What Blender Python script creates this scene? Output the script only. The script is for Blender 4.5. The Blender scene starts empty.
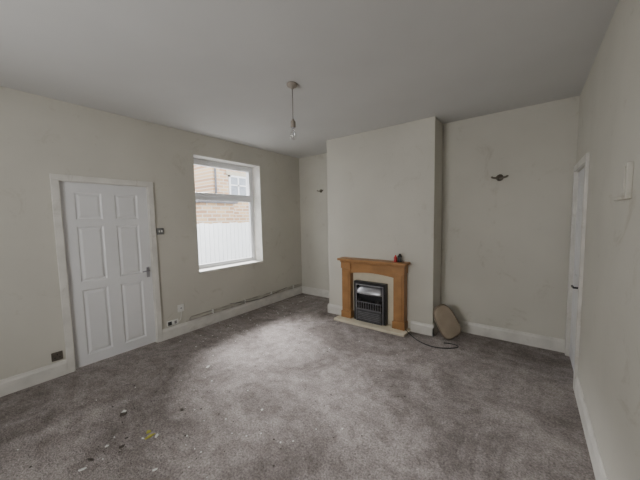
import bpy, bmesh, math, random
from mathutils import Vector, Matrix
random.seed(4)
S=bpy.context.scene
COL=S.collection

# ---------------------------------------------------------------- materials
def mat(name, col, rough=0.6, metal=0.0, var=0.0, vscale=3.0, bump=0.0, bscale=60.0, col2=None, spec=0.5, scuff=0.0):
    m=bpy.data.materials.new(name); m.use_nodes=True
    nt=m.node_tree; N=nt.nodes; L=nt.links; b=N['Principled BSDF']
    b.inputs['Roughness'].default_value=rough; b.inputs['Metallic'].default_value=metal
    b.inputs['Specular IOR Level'].default_value=spec
    tc=N.new('ShaderNodeTexCoord')
    nz=N.new('ShaderNodeTexNoise'); nz.inputs['Scale'].default_value=vscale; nz.inputs['Detail'].default_value=6
    L.new(tc.outputs['Object'],nz.inputs['Vector'])
    rp=N.new('ShaderNodeValToRGB'); c2=col2 or tuple(c*(1-var) for c in col)
    rp.color_ramp.elements[0].position=0.35; rp.color_ramp.elements[1].position=0.65
    rp.color_ramp.elements[0].color=(*c2,1); rp.color_ramp.elements[1].color=(*col,1)
    L.new(nz.outputs['Fac'],rp.inputs['Fac']); out=rp.outputs['Color']
    if scuff>0:
        n5=N.new('ShaderNodeTexNoise'); n5.inputs['Scale'].default_value=2.6; n5.inputs['Detail'].default_value=10; n5.inputs['Roughness'].default_value=0.74; n5.inputs['Distortion'].default_value=1.2
        L.new(tc.outputs['Object'],n5.inputs['Vector'])
        r5=N.new('ShaderNodeValToRGB'); r5.color_ramp.elements[0].position=0.30; r5.color_ramp.elements[1].position=0.43
        k=1-scuff; r5.color_ramp.elements[0].color=(k,k*0.98,k*0.94,1); r5.color_ramp.elements[1].color=(1,1,1,1)
        L.new(n5.outputs['Fac'],r5.inputs['Fac'])
        mx=N.new('ShaderNodeMix'); mx.data_type='RGBA'; mx.blend_type='MULTIPLY'; mx.inputs[0].default_value=1
        L.new(out,mx.inputs[6]); L.new(r5.outputs['Color'],mx.inputs[7]); out=mx.outputs[2]
    L.new(out,b.inputs['Base Color'])
    if bump>0:
        n2=N.new('ShaderNodeTexNoise'); n2.inputs['Scale'].default_value=bscale; n2.inputs['Detail'].default_value=4
        L.new(tc.outputs['Object'],n2.inputs['Vector'])
        bp=N.new('ShaderNodeBump'); bp.inputs['Strength'].default_value=bump; bp.inputs['Distance'].default_value=0.01
        L.new(n2.outputs['Fac'],bp.inputs['Height']); L.new(bp.outputs['Normal'],b.inputs['Normal'])
    return m
M_wall=mat('wall_paint',(0.575,0.555,0.49),0.75,var=0.08,vscale=1.3,bump=0.12,bscale=5,spec=0.25,scuff=0.16)
M_ceil=mat('ceiling_paint',(0.62,0.615,0.60),0.85,var=0.06,vscale=0.9,bump=0.12,bscale=4,spec=0.2)
M_trim=mat('trim_gloss_white',(0.70,0.68,0.63),0.4,var=0.14,vscale=6,bump=0.03,bscale=20,scuff=0.25)
M_door=mat('door_white',(0.72,0.72,0.72),0.42,var=0.03,vscale=5)
M_upvc=mat('upvc_white',(0.85,0.86,0.88),0.3,var=0.02)
M_wood=mat('oak_veneer',(0.38,0.19,0.068),0.4,var=0.25,vscale=7)
M_marble=mat('cream_marble',(0.66,0.60,0.46),0.3,var=0.10,vscale=8)
M_black=mat('black_metal',(0.02,0.02,0.022),0.4,metal=0.3,var=0.3)
M_blkpl=mat('black_plastic',(0.02,0.02,0.02),0.45,var=0.2)
M_silver=mat('brushed_steel',(0.42,0.42,0.44),0.38,metal=0.85,var=0.15,vscale=30)
M_dsteel=mat('dull_grey_steel',(0.18,0.18,0.19),0.45,metal=0.6,var=0.2,vscale=20)
M_ash=mat('grey_fret',(0.09,0.09,0.095),0.55,metal=0.4,var=0.3,vscale=20)
M_coal=mat('coal',(0.035,0.03,0.03),0.8,var=0.6,vscale=20,bump=0.5,bscale=40)
M_bronze=mat('antique_bronze',(0.17,0.15,0.12),0.45,metal=0.6,var=0.3,vscale=15)
M_white=mat('white_plastic',(0.72,0.72,0.68),0.4,var=0.04)
M_grey=mat('grey_steel_plate',(0.25,0.25,0.25),0.4,metal=0.6,var=0.1)
M_cord=mat('shade_toned_flex',(0.20,0.18,0.16),0.6,var=0.1)  # pendant cord: grey darkened, the shade it hangs in is put into the colour
M_rose=mat('shade_toned_plastic',(0.30,0.26,0.22),0.5,var=0.1)  # rose and lamp holder: their shadow is painted in as grey-brown
M_cush=mat('beige_fabric',(0.36,0.295,0.22),0.9,var=0.18,vscale=8,bump=0.3,bscale=80)
M_cushe=mat('fabric_piping',(0.22,0.17,0.12),0.9,var=0.2)
M_pipe=mat('painted_pipe',(0.56,0.52,0.46),0.5,var=0.45,vscale=8)
M_red=mat('red_plastic',(0.5,0.03,0.03),0.4,var=0.1)
M_paper=mat('paper_scrap',(0.75,0.75,0.72),0.9,var=0.1)
M_yel=mat('yellow_scrap',(0.50,0.46,0.08),0.8,var=0.2)
M_dirt=mat('dirt_crumb',(0.10,0.085,0.07),0.9,var=0.4)
M_fence=mat('white_fence_paint',(0.76,0.78,0.80),0.8,var=0.08,vscale=2)
M_yard=mat('yard_concrete',(0.25,0.25,0.24),0.9,var=0.2)
M_slate=mat('roof_slate',(0.18,0.18,0.20),0.7,var=0.3)
M_stone=mat('sandstone_lintel',(0.62,0.56,0.44),0.9,var=0.15)
M_dglass=mat('net_curtained_glass',(0.42,0.46,0.52),0.15,var=0.25,vscale=2)
def gloss_glass(name,fac):
    m=bpy.data.materials.new(name); m.use_nodes=True; nt=m.node_tree; N=nt.nodes; L=nt.links
    N.remove(N['Principled BSDF']); o=N['Material Output']
    t=N.new('ShaderNodeBsdfTransparent'); g=N.new('ShaderNodeBsdfGlossy'); g.inputs['Roughness'].default_value=0.02
    mx=N.new('ShaderNodeMixShader'); mx.inputs[0].default_value=fac
    L.new(t.outputs[0],mx.inputs[1]); L.new(g.outputs[0],mx.inputs[2]); L.new(mx.outputs[0],o.inputs[0]); return m
M_glass=gloss_glass('window_glass',0.04)
M_bulb=gloss_glass('bulb_glass',0.30)
def brick():
    m=bpy.data.materials.new('brick'); m.use_nodes=True; nt=m.node_tree; N=nt.nodes; L=nt.links; b=N['Principled BSDF']
    tc=N.new('ShaderNodeTexCoord')
    sx=N.new('ShaderNodeSeparateXYZ'); cb=N.new('ShaderNodeCombineXYZ')
    L.new(tc.outputs['Object'],sx.inputs[0]); L.new(sx.outputs['Y'],cb.inputs['X']); L.new(sx.outputs['Z'],cb.inputs['Y'])
    br=N.new('ShaderNodeTexBrick'); br.inputs['Scale'].default_value=1.0
    br.inputs['Brick Width'].default_value=0.46; br.inputs['Row Height'].default_value=0.17; br.inputs['Mortar Size'].default_value=0.025
    br.inputs['Color1'].default_value=(0.78,0.55,0.32,1); br.inputs['Color2'].default_value=(0.50,0.29,0.18,1); br.inputs['Mortar'].default_value=(0.7,0.64,0.56,1)
    L.new(cb.outputs[0],br.inputs['Vector']); L.new(br.outputs['Color'],b.inputs['Base Color']); b.inputs['Roughness'].default_value=0.9
    return m
M_brick=brick()
def carpet():
    m=bpy.data.materials.new('carpet'); m.use_nodes=True; nt=m.node_tree; N=nt.nodes; L=nt.links; b=N['Principled BSDF']
    b.inputs['Roughness'].default_value=1.0; b.inputs['Specular IOR Level'].default_value=0.05
    tc=N.new('ShaderNodeTexCoord')
    def nz(s,d,r=0.6,dist=0.0):
        n=N.new('ShaderNodeTexNoise'); n.inputs['Scale'].default_value=s; n.inputs['Detail'].default_value=d; n.inputs['Roughness'].default_value=r
        n.inputs['Distortion'].default_value=dist
        L.new(tc.outputs['Object'],n.inputs['Vector']); return n
    def ramp(n,p0,c0,p1,c1):
        r=N.new('ShaderNodeValToRGB'); r.color_ramp.elements[0].position=p0; r.color_ramp.elements[1].position=p1
        r.color_ramp.elements[0].color=(*c0,1); r.color_ramp.elements[1].color=(*c1,1); L.new(n.outputs['Fac'],r.inputs['Fac']); return r
    a=ramp(nz(1.2,10,0.72,1.0),0.38,(0.30,0.265,0.25),0.58,(0.50,0.45,0.43))
    f=ramp(nz(75,4,0.75),0.3,(0.42,0.42,0.42),0.7,(1.25,1.25,1.25))
    g=ramp(nz(9,7,0.8),0.38,(0.72,0.71,0.70),0.62,(1.12,1.12,1.12))
    def mul(x,y):
        k=N.new('ShaderNodeMix'); k.data_type='RGBA'; k.blend_type='MULTIPLY'; k.inputs[0].default_value=1
        L.new(x,k.inputs[6]); L.new(y,k.inputs[7]); return k.outputs[2]
    L.new(mul(mul(a.outputs[0],f.outputs[0]),g.outputs[0]),b.inputs['Base Color'])
    n3=nz(90,3,0.8); n4=nz(9,5,0.65)
    ad=N.new('ShaderNodeMath'); ad.operation='MULTIPLY_ADD'; ad.inputs[1].default_value=2.2
    L.new(n4.outputs['Fac'],ad.inputs[0]); L.new(n3.outputs['Fac'],ad.inputs[2])
    bp=N.new('ShaderNodeBump'); bp.inputs['Strength'].default_value=0.9; bp.inputs['Distance'].default_value=0.02
    L.new(ad.outputs[0],bp.inputs['Height']); L.new(bp.outputs['Normal'],b.inputs['Normal'])
    return m
M_carpet=carpet()

# ---------------------------------------------------------------- helpers
def empty(name,loc=(0,0,0)):
    e=bpy.data.objects.new(name,None); e.empty_display_size=0.1; e.location=loc; COL.objects.link(e); return e
def finish(bm,name,m,parent=None,bev=0.0,smooth=False,seg=2):
    me=bpy.data.meshes.new(name); bmesh.ops.recalc_face_normals(bm,faces=bm.faces); bm.to_mesh(me); bm.free()
    ms=m if isinstance(m,(list,tuple)) else [m]
    for x in ms: me.materials.append(x)
    o=bpy.data.objects.new(name,me); COL.objects.link(o)
    if smooth:
        for p in me.polygons: p.use_smooth=True
    if bev>0:
        bv=o.modifiers.new('b','BEVEL'); bv.width=bev; bv.segments=seg; bv.limit_method='ANGLE'
    if parent:
        o.parent=parent; o.matrix_parent_inverse=Matrix.Translation(parent.location).inverted()
    return o
def addbox(bm,x0,x1,y0,y1,z0,z1,mi=0):
    vs=[bm.verts.new((x,y,z)) for x in (x0,x1) for y in (y0,y1) for z in (z0,z1)]
    for f in ((0,1,3,2),(4,6,7,5),(0,4,5,1),(2,3,7,6),(0,2,6,4),(1,5,7,3)):
        fc=bm.faces.new([vs[i] for i in f]); fc.material_index=mi
def boxes(name,lst,m,parent=None,bev=0.0):
    bm=bmesh.new()
    for b in lst: addbox(bm,*b)
    return finish(bm,name,m,parent,bev)
def cyl(name,p0,p1,r0,r1,m,parent=None,seg=24,bev=0.0):
    bm=bmesh.new(); p0=Vector(p0); p1=Vector(p1); d=p1-p0
    bmesh.ops.create_cone(bm,cap_ends=True,segments=seg,radius1=r0,radius2=r1,depth=d.length)
    q=Vector((0,0,1)).rotation_difference(d.normalized()).to_matrix().to_4x4()
    bmesh.ops.transform(bm,matrix=Matrix.Translation((p0+p1)/2)@q,verts=bm.verts)
    o=finish(bm,name,m,parent,bev)
    for p in o.data.polygons: p.use_smooth=len(p.vertices)==4
    return o
def lathe(name,prof,axis_o,axis_d,m,parent=None,seg=28):
    bm=bmesh.new(); q=Vector((0,0,1)).rotation_difference(Vector(axis_d).normalized()).to_matrix()
    rings=[]
    for r,h in prof:
        if r<1e-5: rings.append([bm.verts.new(Vector(axis_o)+q@Vector((0,0,h)))])
        else: rings.append([bm.verts.new(Vector(axis_o)+q@Vector((r*math.cos(2*math.pi*i/seg),r*math.sin(2*math.pi*i/seg),h))) for i in range(seg)])
    for a,b in zip(rings,rings[1:]):
        for i in range(seg):
            j=(i+1)%seg
            if len(a)==1 and len(b)==1: continue
            if len(a)==1: bm.faces.new((a[0],b[i],b[j]))
            elif len(b)==1: bm.faces.new((a[i],a[j],b[0]))
            else: bm.faces.new((a[i],a[j],b[j],b[i]))
    return finish(bm,name,m,parent,smooth=True)
def tube(name,pts,r,m,parent=None,smooth=True):
    cu=bpy.data.curves.new(name,'CURVE'); cu.dimensions='3D'; cu.bevel_depth=r; cu.bevel_resolution=3; cu.use_fill_caps=True
    if smooth:
        s=cu.splines.new('NURBS'); s.points.add(len(pts)-1)
        for i,p in enumerate(pts): s.points[i].co=(*p,1)
        s.use_endpoint_u=True; s.order_u=4; s.resolution_u=8
    else:
        s=cu.splines.new('POLY'); s.points.add(len(pts)-1)
        for i,p in enumerate(pts): s.points[i].co=(*p,1)
    o=bpy.data.objects.new(name,cu); COL.objects.link(o)
    dg=bpy.context.evaluated_depsgraph_get(); me=bpy.data.meshes.new_from_object(o.evaluated_get(dg))
    bpy.data.objects.remove(o); me.materials.clear(); me.materials.append(m)
    for p in me.polygons: p.use_smooth=True
    o=bpy.data.objects.new(name,me); COL.objects.link(o)
    if parent: o.parent=parent; o.matrix_parent_inverse=Matrix.Translation(parent.location).inverted()
    return o

# ---------------------------------------------------------------- room shell
H=2.802; W=4.2; YF=3.712; YB=4.088; YL=4.405; B1=1.188; B2=2.846; Y0=-1.3; T=0.3
boxes('floor',[(-T,W+T,Y0-T,YL+T,-0.12,0)],M_carpet)
boxes('ceiling',[(-T,W+T,Y0-T,YL+T,H,H+0.12)],M_ceil)
wy1,wy2,wz1,wz2=2.135,3.352,0.816,2.505
dy1,dy2,dz=0.695,1.515,2.0
boxes('wall_left',[(-T,0,Y0-T,dy1,0,H),(-T,0,dy1,dy2,dz,H),(-T,0,dy2,wy1,0,H),(-T,0,wy1,wy2,0,wz1),(-T,0,wy1,wy2,wz2,H),(-T,0,wy2,YL+T,0,H)],M_wall)
boxes('wall_back',[(0,B1,YL,YL+T,0,H),(B2,W,YB,YL+T,0,H)],M_wall)
boxes('wall_chimney_breast',[(B1,B2,YF,YL+T,0,H)],M_wall,bev=0.006)
ry1,ry2,rz=3.28,4.0,2.0
boxes('wall_right',[(W,W+T,Y0-T,ry1,0,H),(W,W+T,ry1,ry2,rz,H),(W,W+T,ry2,YL+T,0,H)],M_wall)
fx1,fx2,fz1,fz2=1.2,2.8,0.9,2.3  # opening in the unseen front wall, assumed, lets light in behind the camera
boxes('wall_front',[(0,fx1,Y0-T,Y0,0,H),(fx2,W,Y0-T,Y0,0,H),(fx1,fx2,Y0-T,Y0,0,fz1),(fx1,fx2,Y0-T,Y0,fz2,H)],M_wall)

def base(name,segs,h=0.15):
    bm=bmesh.new()
    for (x0,y0,x1,y1,nx,ny) in segs:
        prof=[(0,0),(0.02,0),(0.02,h-0.035),(0.012,h-0.015),(0.012,h-0.006),(0.006,h),(0,h)]
        A=[bm.verts.new((x0+nx*a,y0+ny*a,z)) for a,z in prof]; B=[bm.verts.new((x1+nx*a,y1+ny*a,z)) for a,z in prof]
        n=len(prof)
        for i in range(n): bm.faces.new((A[i],A[(i+1)%n],B[(i+1)%n],B[i]))
        bm.faces.new(A); bm.faces.new(B[::-1])
    return finish(bm,name,M_trim)
base('baseboard_left',[(0,Y0,0,0.632,1,0),(0,1.578,0,YL,1,0)],0.15)
base('baseboard_back',[(0,YL,B1,YL,0,-1),(B2,YB,W,YB,0,-1)],0.15)
base('baseboard_chimney_breast',[(B1,YF,1.50,YF,0,-1),(2.56,YF,B2+0.02,YF,0,-1),(B1,YL,B1,YF-0.02,-1,0),(B2,YB,B2,YF-0.02,1,0)],0.15)
base('baseboard_right',[(W,Y0,W,3.20,-1,0)],0.15)
base('baseboard_front',[(0,Y0,W,Y0,0,1)],0.15)

# ---------------------------------------------------------------- doors
def sixpanel(name,parent,f,y0,y1,z0,z1,sgn,ycols,zrows):
    bm=bmesh.new()
    b=f-sgn*0.04; r=f-sgn*0.010
    def bx(a,c,ya,yb,za,zb): addbox(bm,min(a,c),max(a,c),ya,yb,za,zb)
    bx(b,r,y0,y1,z0,z1)
    ys=[y0]+[v for c in ycols for v in c]+[y1]
    for i in range(0,len(ys),2): bx(r,f,ys[i],ys[i+1],z0,z1)
    zs=[z0]+[v for c in zrows for v in c]+[z1]
    for i in range(0,len(zs),2):
        for c in ycols: bx(r,f,c[0],c[1],zs[i],zs[i+1])
    def rect(x,c,q,m): return [bm.verts.new((x,y,z)) for y,z in ((c[0]+m,q[0]+m),(c[1]-m,q[0]+m),(c[1]-m,q[1]-m),(c[0]+m,q[1]-m))]
    for c in ycols:
        for q in zrows:
            R=[rect(f,c,q,0.0),rect(r+sgn*0.001,c,q,0.014),rect(r+sgn*0.001,c,q,0.022),rect(f-sgn*0.002,c,q,0.042)]
            for A,B in zip(R,R[1:]):
                for i in range(4): bm.faces.new((A[i],A[(i+1)%4],B[(i+1)%4],B[i]))
            bm.faces.new(R[-1])
    return finish(bm,name,M_door,parent)
d1=empty('door_1',(0,1.1,0))
sixpanel('leaf',d1,-0.012,0.703,1.507,0.012,1.993,1,[(0.81,1.045),(1.165,1.40)],[(0.12,0.84),(0.93,1.53),(1.60,1.89)])
boxes('architrave',[(0,0.022,0.633,0.696,0,2.0),(0,0.022,1.514,1.577,0,2.0),(0,0.022,0.633,1.577,2.0,2.062)],M_trim,d1,0.003)
boxes('lining',[(-0.29,0,0.695,0.702,0,2.0),(-0.29,0,1.508,1.515,0,2.0),(-0.29,0,0.702,1.508,1.994,2.0)],M_trim,d1)
boxes('handle_plate',[(-0.012,-0.005,1.448,1.484,0.87,1.0)],M_silver,d1,0.003)
cyl('handle_spindle',(-0.008,1.466,0.955),(0.035,1.466,0.955),0.009,0.009,M_silver,d1)
tube('handle_lever',[(0.033,1.47,0.955),(0.038,1.45,0.957),(0.038,1.42,0.955),(0.032,1.39,0.95)],0.008,M_silver,d1)

d2=empty('door_2',(W,3.64,0))
sixpanel('leaf',d2,W+0.012,ry1+0.008,ry2-0.008,0.012,rz-0.007,-1,[(3.39,3.58),(3.70,3.89)],[(0.14,0.84),(0.93,1.53),(1.60,1.87)])
boxes('architrave',[(W-0.022,W,ry1-0.065,ry1+0.001,0,rz),(W-0.022,W,ry2-0.001,ry2+0.065,0,rz),(W-0.022,W,ry1-0.065,ry2+0.065,rz,rz+0.065)],M_trim,d2,0.003)
boxes('lining',[(W,W+0.29,ry1,ry1+0.007,0,rz),(W,W+0.29,ry2-0.007,ry2,0,rz)],M_trim,d2)
boxes('handle_plate',[(W+0.004,W+0.012,3.32,3.36,0.80,0.95)],M_silver,d2,0.003)
cyl('handle_spindle',(W+0.01,3.34,0.90),(W-0.045,3.34,0.90),0.009,0.009,M_black,d2)
tube('handle_lever',[(W-0.043,3.335,0.90),(W-0.05,3.37,0.90),(W-0.05,3.41,0.90),(W-0.045,3.45,0.895)],0.009,M_black,d2)

# ---------------------------------------------------------------- window
w=empty('window_1',(-0.2,2.74,1.6))
xo,xi=-0.27,-0.20
y0,y1,z0,z1=wy1,wy2,wz1,wz2; fw=0.055; tz=1.90
boxes('frame',[(xo,xi,y0,y0+fw,z0,z1),(xo,xi,y1-fw,y1,z0,z1),(xo,xi,y0+fw,y1-fw,z0,z0+fw),(xo,xi,y0+fw,y1-fw,z1-fw,z1),(xo,xi,y0+fw,y1-fw,tz,tz+0.05)],M_upvc,w,0.004)
sw=0.045
a0,a1,b0,b1=y0+fw,y1-fw,tz+0.05,z1-fw
boxes('opening_sash',[(xo+0.01,xi+0.018,a0,a0+sw,b0,b1),(xo+0.01,xi+0.018,a1-sw,a1,b0,b1),(xo+0.01,xi+0.018,a0+sw,a1-sw,b0,b0+sw),(xo+0.01,xi+0.018,a0+sw,a1-sw,b1-sw,b1)],M_upvc,w,0.004)
boxes('glazing_bead',[(xo+0.02,xi-0.01,a0,a0+0.018,z0+fw,tz),(xo+0.02,xi-0.01,a1-0.018,a1,z0+fw,tz),(xo+0.02,xi-0.01,a0,a1,z0+fw,z0+fw+0.018),(xo+0.02,xi-0.01,a0,a1,tz-0.018,tz)],M_upvc,w)
boxes('glass_upper',[(-0.24,-0.236,a0+sw,a1-sw,b0+sw,b1-sw)],M_glass,w)
boxes('glass_lower',[(-0.24,-0.236,a0+0.01,a1-0.01,z0+fw+0.01,tz-0.01)],M_glass,w)
boxes('sash_handle',[(xi+0.018,xi+0.03,2.70,2.79,tz+0.065,tz+0.085),(xi+0.03,xi+0.045,2.70,2.72,tz+0.065,tz+0.085)],M_upvc,w,0.003)
boxes('trim_window_reveal',[(xi,-0.001,y1-0.006,y1,z0,z1),(xi,-0.001,y0,y0+0.006,z0,z1),(xi,-0.001,y0+0.006,y1-0.006,z1-0.006,z1)],M_trim)
boxes('trim_window_sill',[(xi,0.018,y0-0.0,y1+0.0,z0-0.022,z0+0.012)],M_trim,None,0.006)

w2=empty('assumed_rear_window',(2.0,Y0-0.2,1.6))  # assumed window behind the camera, out of view, added to let in light
boxes('frame',[(fx1,fx1+fw,Y0-0.27,Y0-0.2,fz1,fz2),(fx2-fw,fx2,Y0-0.27,Y0-0.2,fz1,fz2),(fx1+fw,fx2-fw,Y0-0.27,Y0-0.2,fz1,fz1+fw),(fx1+fw,fx2-fw,Y0-0.27,Y0-0.2,fz2-fw,fz2),(1.97,2.03,Y0-0.27,Y0-0.2,fz1+fw,fz2-fw)],M_upvc,w2,0.004)
boxes('glass',[(fx1+fw,fx2-fw,Y0-0.24,Y0-0.236,fz1+fw,fz2-fw)],M_glass,w2)

# ---------------------------------------------------------------- fireplace
fp=empty('fireplace',(2.03,3.6,0)); cx=2.03
YW=YF-0.001
boxes('hearth',[(cx-0.58,cx+0.53,3.455,YW,0,0.035)],M_marble,fp,0.006)
boxes('back_panel',[(cx-0.36,cx+0.36,3.675,YW,0.035,0.79)],M_marble,fp,0.002)
hz=0.035
for nm,xa,xb in (('leg_1',cx-0.505,cx-0.355),('leg_2',cx+0.325,cx+0.475)):
    boxes(nm,[(xa,xb,3.59,YW,hz,0.90),(xa-0.012,xb+0.012,3.575,YW,hz,0.135),(xa-0.01,xb+0.01,3.578,YW,0.80,0.90),(xa+0.03,xb-0.03,3.583,3.60,0.17,0.77)],M_wood,fp,0.004)
bm=bmesh.new(); n=16
topz=0.90
xs=[cx-0.36+0.69*i/n for i in range(n+1)]
lo=[0.735+0.030*math.sin(math.pi*i/n) for i in range(n+1)]
F=[[bm.verts.new((x,yy,z)) for x,z in zip(xs,lo)] for yy in (3.60,YW)]
G=[[bm.verts.new((x,yy,topz)) for x in xs] for yy in (3.60,YW)]
for i in range(n):
    bm.faces.new((F[0][i],F[0][i+1],G[0][i+1],G[0][i])); bm.faces.new((F[1][i],G[1][i],G[1][i+1],F[1][i+1]))
    bm.faces.new((F[0][i],F[1][i],F[1][i+1],F[0][i+1])); bm.faces.new((G[0][i],G[0][i+1],G[1][i+1],G[1][i]))
bm.faces.new((F[0][0],G[0][0],G[1][0],F[1][0])); bm.faces.new((F[0][n],F[1][n],G[1][n],G[0][n]))
finish(bm,'frieze',M_wood,fp)
boxes('mantel_moulding',[(cx-0.52,cx+0.49,3.56,YW,0.895,0.922)],M_wood,fp,0.008)
boxes('mantel_shelf',[(cx-0.55,cx+0.52,3.525,YW,0.922,0.957)],M_wood,fp,0.007)
ex=1.985; ea,eb=ex-0.255,ex+0.255; ez=0.625
boxes('fire_frame',[(ea,ea+0.035,3.60,3.675,hz,ez),(eb-0.035,eb,3.60,3.675,hz,ez),(ea+0.035,eb-0.035,3.60,3.675,ez-0.04,ez)],M_black,fp,0.004)
boxes('fire_back',[(ea+0.03,eb-0.03,3.655,3.674,hz,ez-0.035)],M_black,fp)
boxes('fire_trim',[(ea+0.035,ea+0.047,3.592,3.61,hz,ez-0.04),(eb-0.047,eb-0.035,3.592,3.61,hz,ez-0.04),(ea+0.035,eb-0.035,3.592,3.61,ez-0.052,ez-0.04)],M_silver,fp,0.002)
bm=bmesh.new(); ns=14; rows=[]
for k,(yy,zz,hw) in enumerate([(3.62,0.565,0.17),(3.595,0.54,0.185),(3.57,0.505,0.195),(3.555,0.47,0.20),(3.553,0.455,0.20),(3.575,0.452,0.195)]):
    rows.append([bm.verts.new((ex+hw*(-1+2*i/ns),yy+0.03*abs(-1+2*i/ns)**2.5,zz)) for i in range(ns+1)])
for a,b in zip(rows,rows[1:]):
    for i in range(ns): bm.faces.new((a[i],a[i+1],b[i+1],b[i]))
o=finish(bm,'fire_hood',M_silver,fp,smooth=True); sm=o.modifiers.new('s','SOLIDIFY'); sm.thickness=0.004
bm=bmesh.new()
for i in range(26):
    c=Vector((ex+random.uniform(-0.17,0.17),random.uniform(3.59,3.64),0.275+random.uniform(0,0.07)))
    r=random.uniform(0.018,0.032)
    res=bmesh.ops.create_icosphere(bm,subdivisions=1,radius=r)
    for v in res['verts']: v.co=v.co*random.uniform(0.8,1.15)+c
finish(bm,'coals',M_coal,fp)
boxes('coal_bed',[(ea+0.05,eb-0.05,3.585,3.655,0.22,0.285)],M_coal,fp,0.01)
bars=[(ea+0.055,eb-0.055,3.56,3.575,0.325,0.337),(ea+0.055,eb-0.055,3.56,3.575,0.215,0.232)]
for i in range(11):
    x=ea+0.065+i*(0.38/10); bars.append((x-0.004,x+0.004,3.562,3.573,0.23,0.327))
boxes('basket_bars',bars,M_dsteel,fp,0.002)
boxes('ash_fret',[(ea+0.05,eb-0.05,3.57,3.60,hz,0.21)],M_ash,fp,0.006)
boxes('fret_louvres',[(ea+0.08,eb-0.08,3.563,3.572,z,z+0.010) for z in (0.075,0.10,0.125,0.15,0.175)],M_dsteel,fp,0.002)

bt=lathe('small_bottle',[(0,0),(0.022,0),(0.023,0.004),(0.023,0.06),(0.012,0.072),(0.010,0.075),(0.010,0.09),(0,0.09)],(2.37,3.63,0.957),(0,0,1),M_red)
c=empty('spray_can',(2.43,3.63,0.957))
lathe('can_body',[(0,0),(0.027,0),(0.028,0.003),(0.028,0.085),(0.016,0.095),(0,0.095)],(2.43,3.63,0.957),(0,0,1),M_blkpl,c)
lathe('can_cap',[(0.0,0.09),(0.016,0.09),(0.016,0.112),(0,0.114)],(2.43,3.63,0.957),(0,0,1),M_blkpl,c)

# ---------------------------------------------------------------- pendant light
px,py=2.037,1.988
pl=empty('pendant_light',(px,py,H))
lathe('ceiling_rose',[(0,0),(0.05,0),(0.05,-0.008),(0.044,-0.022),(0.020,-0.032),(0.012,-0.045),(0,-0.045)],(px,py,H),(0,0,1),M_rose,pl)
tube('cord',[(px,py,H-0.04),(px+0.002,py,H-0.18),(px,py,2.47)],0.0045,M_cord,pl)
lathe('lamp_holder',[(0,0.065),(0.008,0.065),(0.014,0.05),(0.023,0.04),(0.024,-0.01),(0.019,-0.012),(0,-0.012)],(px,py,2.425),(0,0,1),M_rose,pl)
lathe('bulb_cap',[(0,0.0),(0.013,0),(0.013,-0.022),(0,-0.022)],(px,py,2.424),(0,0,1),M_silver,pl)
lathe('bulb_globe',[(0.013,-0.022),(0.016,-0.035),(0.025,-0.055),(0.032,-0.080),(0.030,-0.102),(0.018,-0.122),(0,-0.128)],(px,py,2.424),(0,0,1),M_bulb,pl)
lathe('bulb_stem',[(0,-0.022),(0.006,-0.022),(0.004,-0.055),(0.006,-0.085),(0,-0.088)],(px,py,2.424),(0,0,1),M_silver,pl)

# ---------------------------------------------------------------- wall lights
def wall_light(x,y,z,s=1.0):
    e=empty('wall_light',(x,y,z))
    lathe('back_plate',[(0,0.0),(0.042*s,0),(0.042*s,0.010*s),(0.030*s,0.022*s),(0.012*s,0.034*s),(0,0.038*s)],(x,y-0.001,z),(0,-1,0),M_bronze,e)
    for k in (-1,1):
        tube('arm_%d'%(1 if k<0 else 2),[(x,y-0.03*s,z),(x+k*0.03*s,y-0.045*s,z-0.008*s),(x+k*0.06*s,y-0.05*s,z-0.004*s),(x+k*0.082*s,y-0.045*s,z+0.006*s)],0.012*s,M_bronze,e)
        lathe('lamp_cup_%d'%(1 if k<0 else 2),[(0,0),(0.010*s,0.001),(0.015*s,0.006*s),(0.012*s,0.016*s),(0,0.016*s)],(x+k*0.082*s,y-0.045*s,z+0.002*s),(0,0,1),M_bronze,e)
wall_light(3.51,YB,2.02,0.95)
wall_light(0.55,YL,2.10,0.8)

# ---------------------------------------------------------------- switch, sockets
def plate(name,y,z,wd,ht,m,parts):
    e=empty(name,(0,y,z))
    boxes('back_box',[(0.0,0.012,y-wd/2,y+wd/2,z-ht/2,z+ht/2)],m,e,0.003)
    for i,(dy,dz_,a,b,mm) in enumerate(parts):
        boxes('part_%d'%(i+1),[(0.012,0.016,y+dy-a/2,y+dy+a/2,z+dz_-b/2,z+dz_+b/2)],mm,e,0.001)
    return e
plate('light_switch',1.635,1.44,0.085,0.085,M_grey,[(-0.015,0,0.014,0.025,M_white),(0.015,0,0.014,0.025,M_white)])
plate('power_socket',0.565,0.215,0.086,0.086,M_bronze,[(0,0.018,0.008,0.016,M_black),(-0.018,-0.012,0.012,0.008,M_black),(0.018,-0.012,0.012,0.008,M_black)])
plate('telephone_socket',1.84,0.37,0.085,0.10,M_white,[(0,0.0,0.02,0.014,M_grey)])
plate('power_socket',1.72,0.20,0.15,0.07,M_white,[(-0.04,0,0.05,0.05,M_blkpl),(0.035,0.0,0.03,0.04,M_grey)])
tube('telephone_cable',[(0.012,1.84,0.33),(0.02,1.835,0.25),(0.03,1.82,0.20),(0.012,1.79,0.20)],0.004,M_white)
e=empty('junction_box',(W,2.02,1.71))
boxes('box_body',[(W-0.022,W,1.92,2.16,1.63,1.80)],M_wall,e,0.004)
boxes('box_lid',[(W-0.028,W-0.022,1.935,2.145,1.645,1.785)],M_wall,e,0.003)
e=empty('heating_pipe',(0.03,3,0.2))
tube('pipe_1',[(0.022,1.90,0.165),(0.022,2.4,0.168),(0.022,3.1,0.172),(0.022,4.38,0.175)],0.0085,M_pipe,e)
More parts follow.
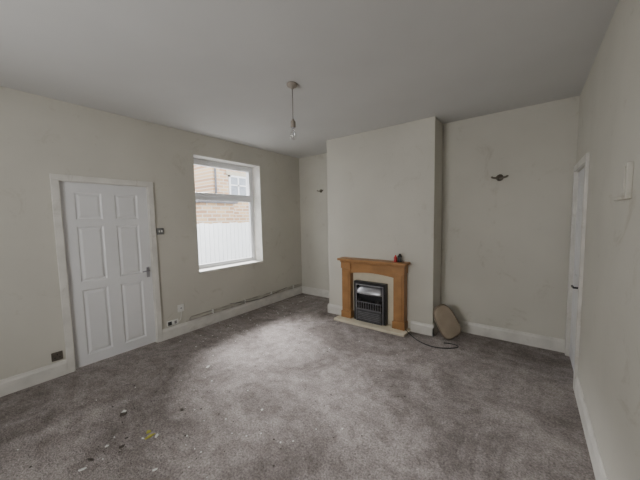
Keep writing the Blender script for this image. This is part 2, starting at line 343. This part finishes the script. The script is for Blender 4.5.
tube('pipe_2',[(0.018,1.98,0.21),(0.018,2.6,0.215),(0.018,3.4,0.21),(0.018,4.38,0.205)],0.0075,M_pipe,e)
tube('pipe_riser',[(0.018,1.98,0.21),(0.018,1.955,0.21),(0.018,1.95,0.18),(0.022,1.95,0.165)],0.0075,M_pipe,e)
boxes('pipe_clips',[(0.003,0.033,y,y+0.018,0.155,0.225) for y in (2.3,2.9,3.5,4.1)],M_white,e,0.002)
tube('slack_cable',[(0.035,2.6,0.235),(0.035,2.8,0.21),(0.04,3.0,0.17),(0.04,3.3,0.16),(0.035,3.6,0.19),(0.035,3.9,0.225)],0.0035,M_blkpl,e)

# ---------------------------------------------------------------- cushion leaning in the alcove
bm=bmesh.new(); n=48; a,b=0.135,0.225
def outline(sc):
    r=[]
    for i in range(n):
        th=2*math.pi*i/n; cc,ss=math.cos(th),math.sin(th); p=0.66
        r.append((math.copysign(abs(cc)**p,cc)*a*sc*(1.0-0.15*ss),math.copysign(abs(ss)**p,ss)*b*sc))
    return r
prof=[(0.0,0.034),(0.5,0.033),(0.8,0.029),(0.93,0.020),(1.0,0.0),(0.95,-0.016),(0.8,-0.02),(0.0,-0.02)]
rings=[]
for sc,h in prof:
    if sc==0: rings.append([bm.verts.new((0,-h,0))])
    else: rings.append([bm.verts.new((x,-h,z)) for x,z in outline(sc)])
for k,(A,B) in enumerate(zip(rings,rings[1:])):
    for i in range(n):
        j=(i+1)%n
        if len(A)==1: f=bm.faces.new((A[0],B[i],B[j]))
        elif len(B)==1: f=bm.faces.new((A[i],A[j],B[0]))
        else: f=bm.faces.new((A[i],A[j],B[j],B[i]))
        f.material_index=1 if k in (3,4) else 0
cu=finish(bm,'seat_cushion',[M_cush,M_cushe],smooth=True)
cu.rotation_euler=(math.radians(-10),math.radians(-25),math.radians(44)); cu.location=(3.0,3.72,0.0)
bpy.context.view_layer.update()
mz=min((cu.matrix_world@v.co).z for v in cu.data.vertices); mx=min((cu.matrix_world@v.co).x for v in cu.data.vertices)
cu.location.z+=0.002-mz; cu.location.x+=B2+0.024-mx

tube('power_cable',[(2.50,3.62,0.05),(2.60,3.56,0.012),(2.70,3.47,0.006),(2.82,3.40,0.006),(2.95,3.37,0.006),(3.07,3.42,0.006),(3.17,3.50,0.006),(3.20,3.58,0.006),(3.10,3.60,0.006),(3.02,3.56,0.006)],0.006,M_blkpl)

# ---------------------------------------------------------------- litter on the carpet
bm=bmesh.new()
def chip(x,y,s,mi,h=0.004,asp=1.0,rot=None):
    th=random.uniform(0,3.1) if rot is None else rot
    n=random.choice((4,5,6)); pts=[]
    for i in range(n):
        t=2*math.pi*i/n+random.uniform(-.3,.3); rr=s*random.uniform(0.7,1.1)
        u,v=rr*math.cos(t),rr*math.sin(t)*asp
        pts.append((x+u*math.cos(th)-v*math.sin(th),y+u*math.sin(th)+v*math.cos(th)))
    A=[bm.verts.new((p[0],p[1],0.001)) for p in pts]; B=[bm.verts.new((p[0],p[1],0.001+h*random.uniform(.6,1.3))) for p in pts]
    for i in range(n):
        f=bm.faces.new((A[i],A[(i+1)%n],B[(i+1)%n],B[i])); f.material_index=mi
    f=bm.faces.new(B); f.material_index=mi
    f=bm.faces.new(A[::-1]); f.material_index=mi
chip(1.11,1.558,0.030,0,asp=0.5); chip(1.187,0.757,0.036,0,asp=0.6); chip(1.22,0.74,0.028,2,h=0.01)
chip(1.657,0.768,0.036,1,h=0.008,asp=0.4); chip(1.69,0.80,0.022,0,asp=0.5); chip(1.60,0.78,0.018,1,h=0.006); chip(1.63,0.73,0.014,0,asp=.5)
chip(1.594,0.613,0.020,2); chip(1.596,0.394,0.026,0,asp=0.4); chip(1.978,0.669,0.020,0,asp=0.4); chip(1.56,1.05,0.016,2,h=0.008)
chip(2.105,1.44,0.012,0); chip(1.55,0.45,0.022,2,h=0.008,asp=.5); chip(1.53,0.66,0.014,2,asp=.6); chip(1.50,0.55,0.012,0)
for i in range(40): chip(random.gauss(1.6,0.35),random.gauss(0.75,0.32),random.uniform(0.003,0.008),random.choice((0,2,2,2)),h=0.004)
for i in range(90): chip(random.uniform(0.05,0.7),random.uniform(1.7,4.3),random.uniform(0.004,0.012),random.choice((0,0,2)),h=0.004)
for i in range(110): chip(random.uniform(0.5,3.0),random.uniform(0.7,3.3),random.uniform(0.003,0.009),random.choice((0,2)),h=0.003)
finish(bm,'floor_litter',[M_paper,M_yel,M_dirt])

# ---------------------------------------------------------------- outside
boxes('yard_ground',[(-30,-T,-8,30,-0.4,-0.3)],M_yard)
fl=[]
for i in range(60):
    y=1.0+i*0.15; fl.append((-4.0,-3.97,y,y+0.138,-0.3,1.48+0.015*math.sin(i*1.7)))
fl.append((-4.05,-4.0,1,10,1.2,1.3)); fl.append((-4.05,-4.0,1,10,0.1,0.2))
boxes('yard_fence',fl,M_fence)
h=empty('neighbour_house',(-9,10,0))
boxes('house_wall',[(-12,-9,8.1,20,-0.3,6.5)],M_brick,h)
boxes('house_extension',[(-11,-7.6,6.6,8.3,-0.3,2.35)],M_brick,h)
boxes('extension_roof',[(-11,-7.4,6.4,8.4,2.35,2.5)],M_slate,h)
boxes('house_window_frame',[(-9,-8.94,9.05,10.25,2.75,2.85),(-9,-8.94,9.05,10.25,3.85,3.95),(-9,-8.94,9.05,9.15,2.75,3.95),(-9,-8.94,10.15,10.25,2.75,3.95),(-9,-8.94,9.6,9.68,2.85,3.85),(-9,-8.94,9.15,10.15,3.4,3.47)],M_upvc,h)
boxes('house_window_glass',[(-9,-8.97,9.15,10.15,2.85,3.85)],M_dglass,h)
boxes('house_lintel',[(-9,-8.93,8.9,10.4,3.95,4.15),(-9,-8.9,8.9,10.4,2.62,2.75)],M_stone,h)
boxes('house_back_door',[(-9,-8.95,8.6,9.0,-0.3,2.2)],M_upvc,h)
cyl('drainpipe',(-8.93,8.25,-0.3),(-8.93,8.25,6.4),0.05,0.05,M_slate,h)
# ---------------------------------------------------------------- light
wd=bpy.data.worlds.new('World'); S.world=wd; wd.use_nodes=True
bg=wd.node_tree.nodes['Background']; bg.inputs[0].default_value=(0.96,0.98,1.0,1); bg.inputs[1].default_value=4.6
def area(name,loc,target,sx,sy,power,col):
    l=bpy.data.lights.new(name,'AREA'); l.shape='RECTANGLE'; l.size=sx; l.size_y=sy; l.energy=power; l.color=col
    o=bpy.data.objects.new(name,l); COL.objects.link(o); o.location=loc
    o.rotation_euler=(Vector(target)-Vector(loc)).to_track_quat('-Z','Y').to_euler(); return o
area('added_yard_light',(-3.2,3.7,4.2),(0.2,2.7,1.5),2.0,1.0,1250,(0.99,0.99,1.0))  # lamp added above the yard, boosts the light through the left window
area('added_rear_fill',(2.0,Y0-0.6,1.7),(2.5,3.0,1.7),1.4,1.2,60,(1.0,0.98,0.96))  # fill lamp added outside the assumed rear opening

# ---------------------------------------------------------------- camera (fitted)
cam=bpy.data.cameras.new('camera'); cam.sensor_width=36; cam.lens=278.79*36/640; cam.clip_start=0.02
co=bpy.data.objects.new('camera',cam); COL.objects.link(co)
R=Matrix.Rotation(0.6468,4,'Z')@Matrix.Rotation(math.pi/2-0.0770,4,'X')@Matrix.Rotation(-0.0193,4,'Z')
co.matrix_world=Matrix.Translation((3.8258,0,1.5654))@R
S.camera=co
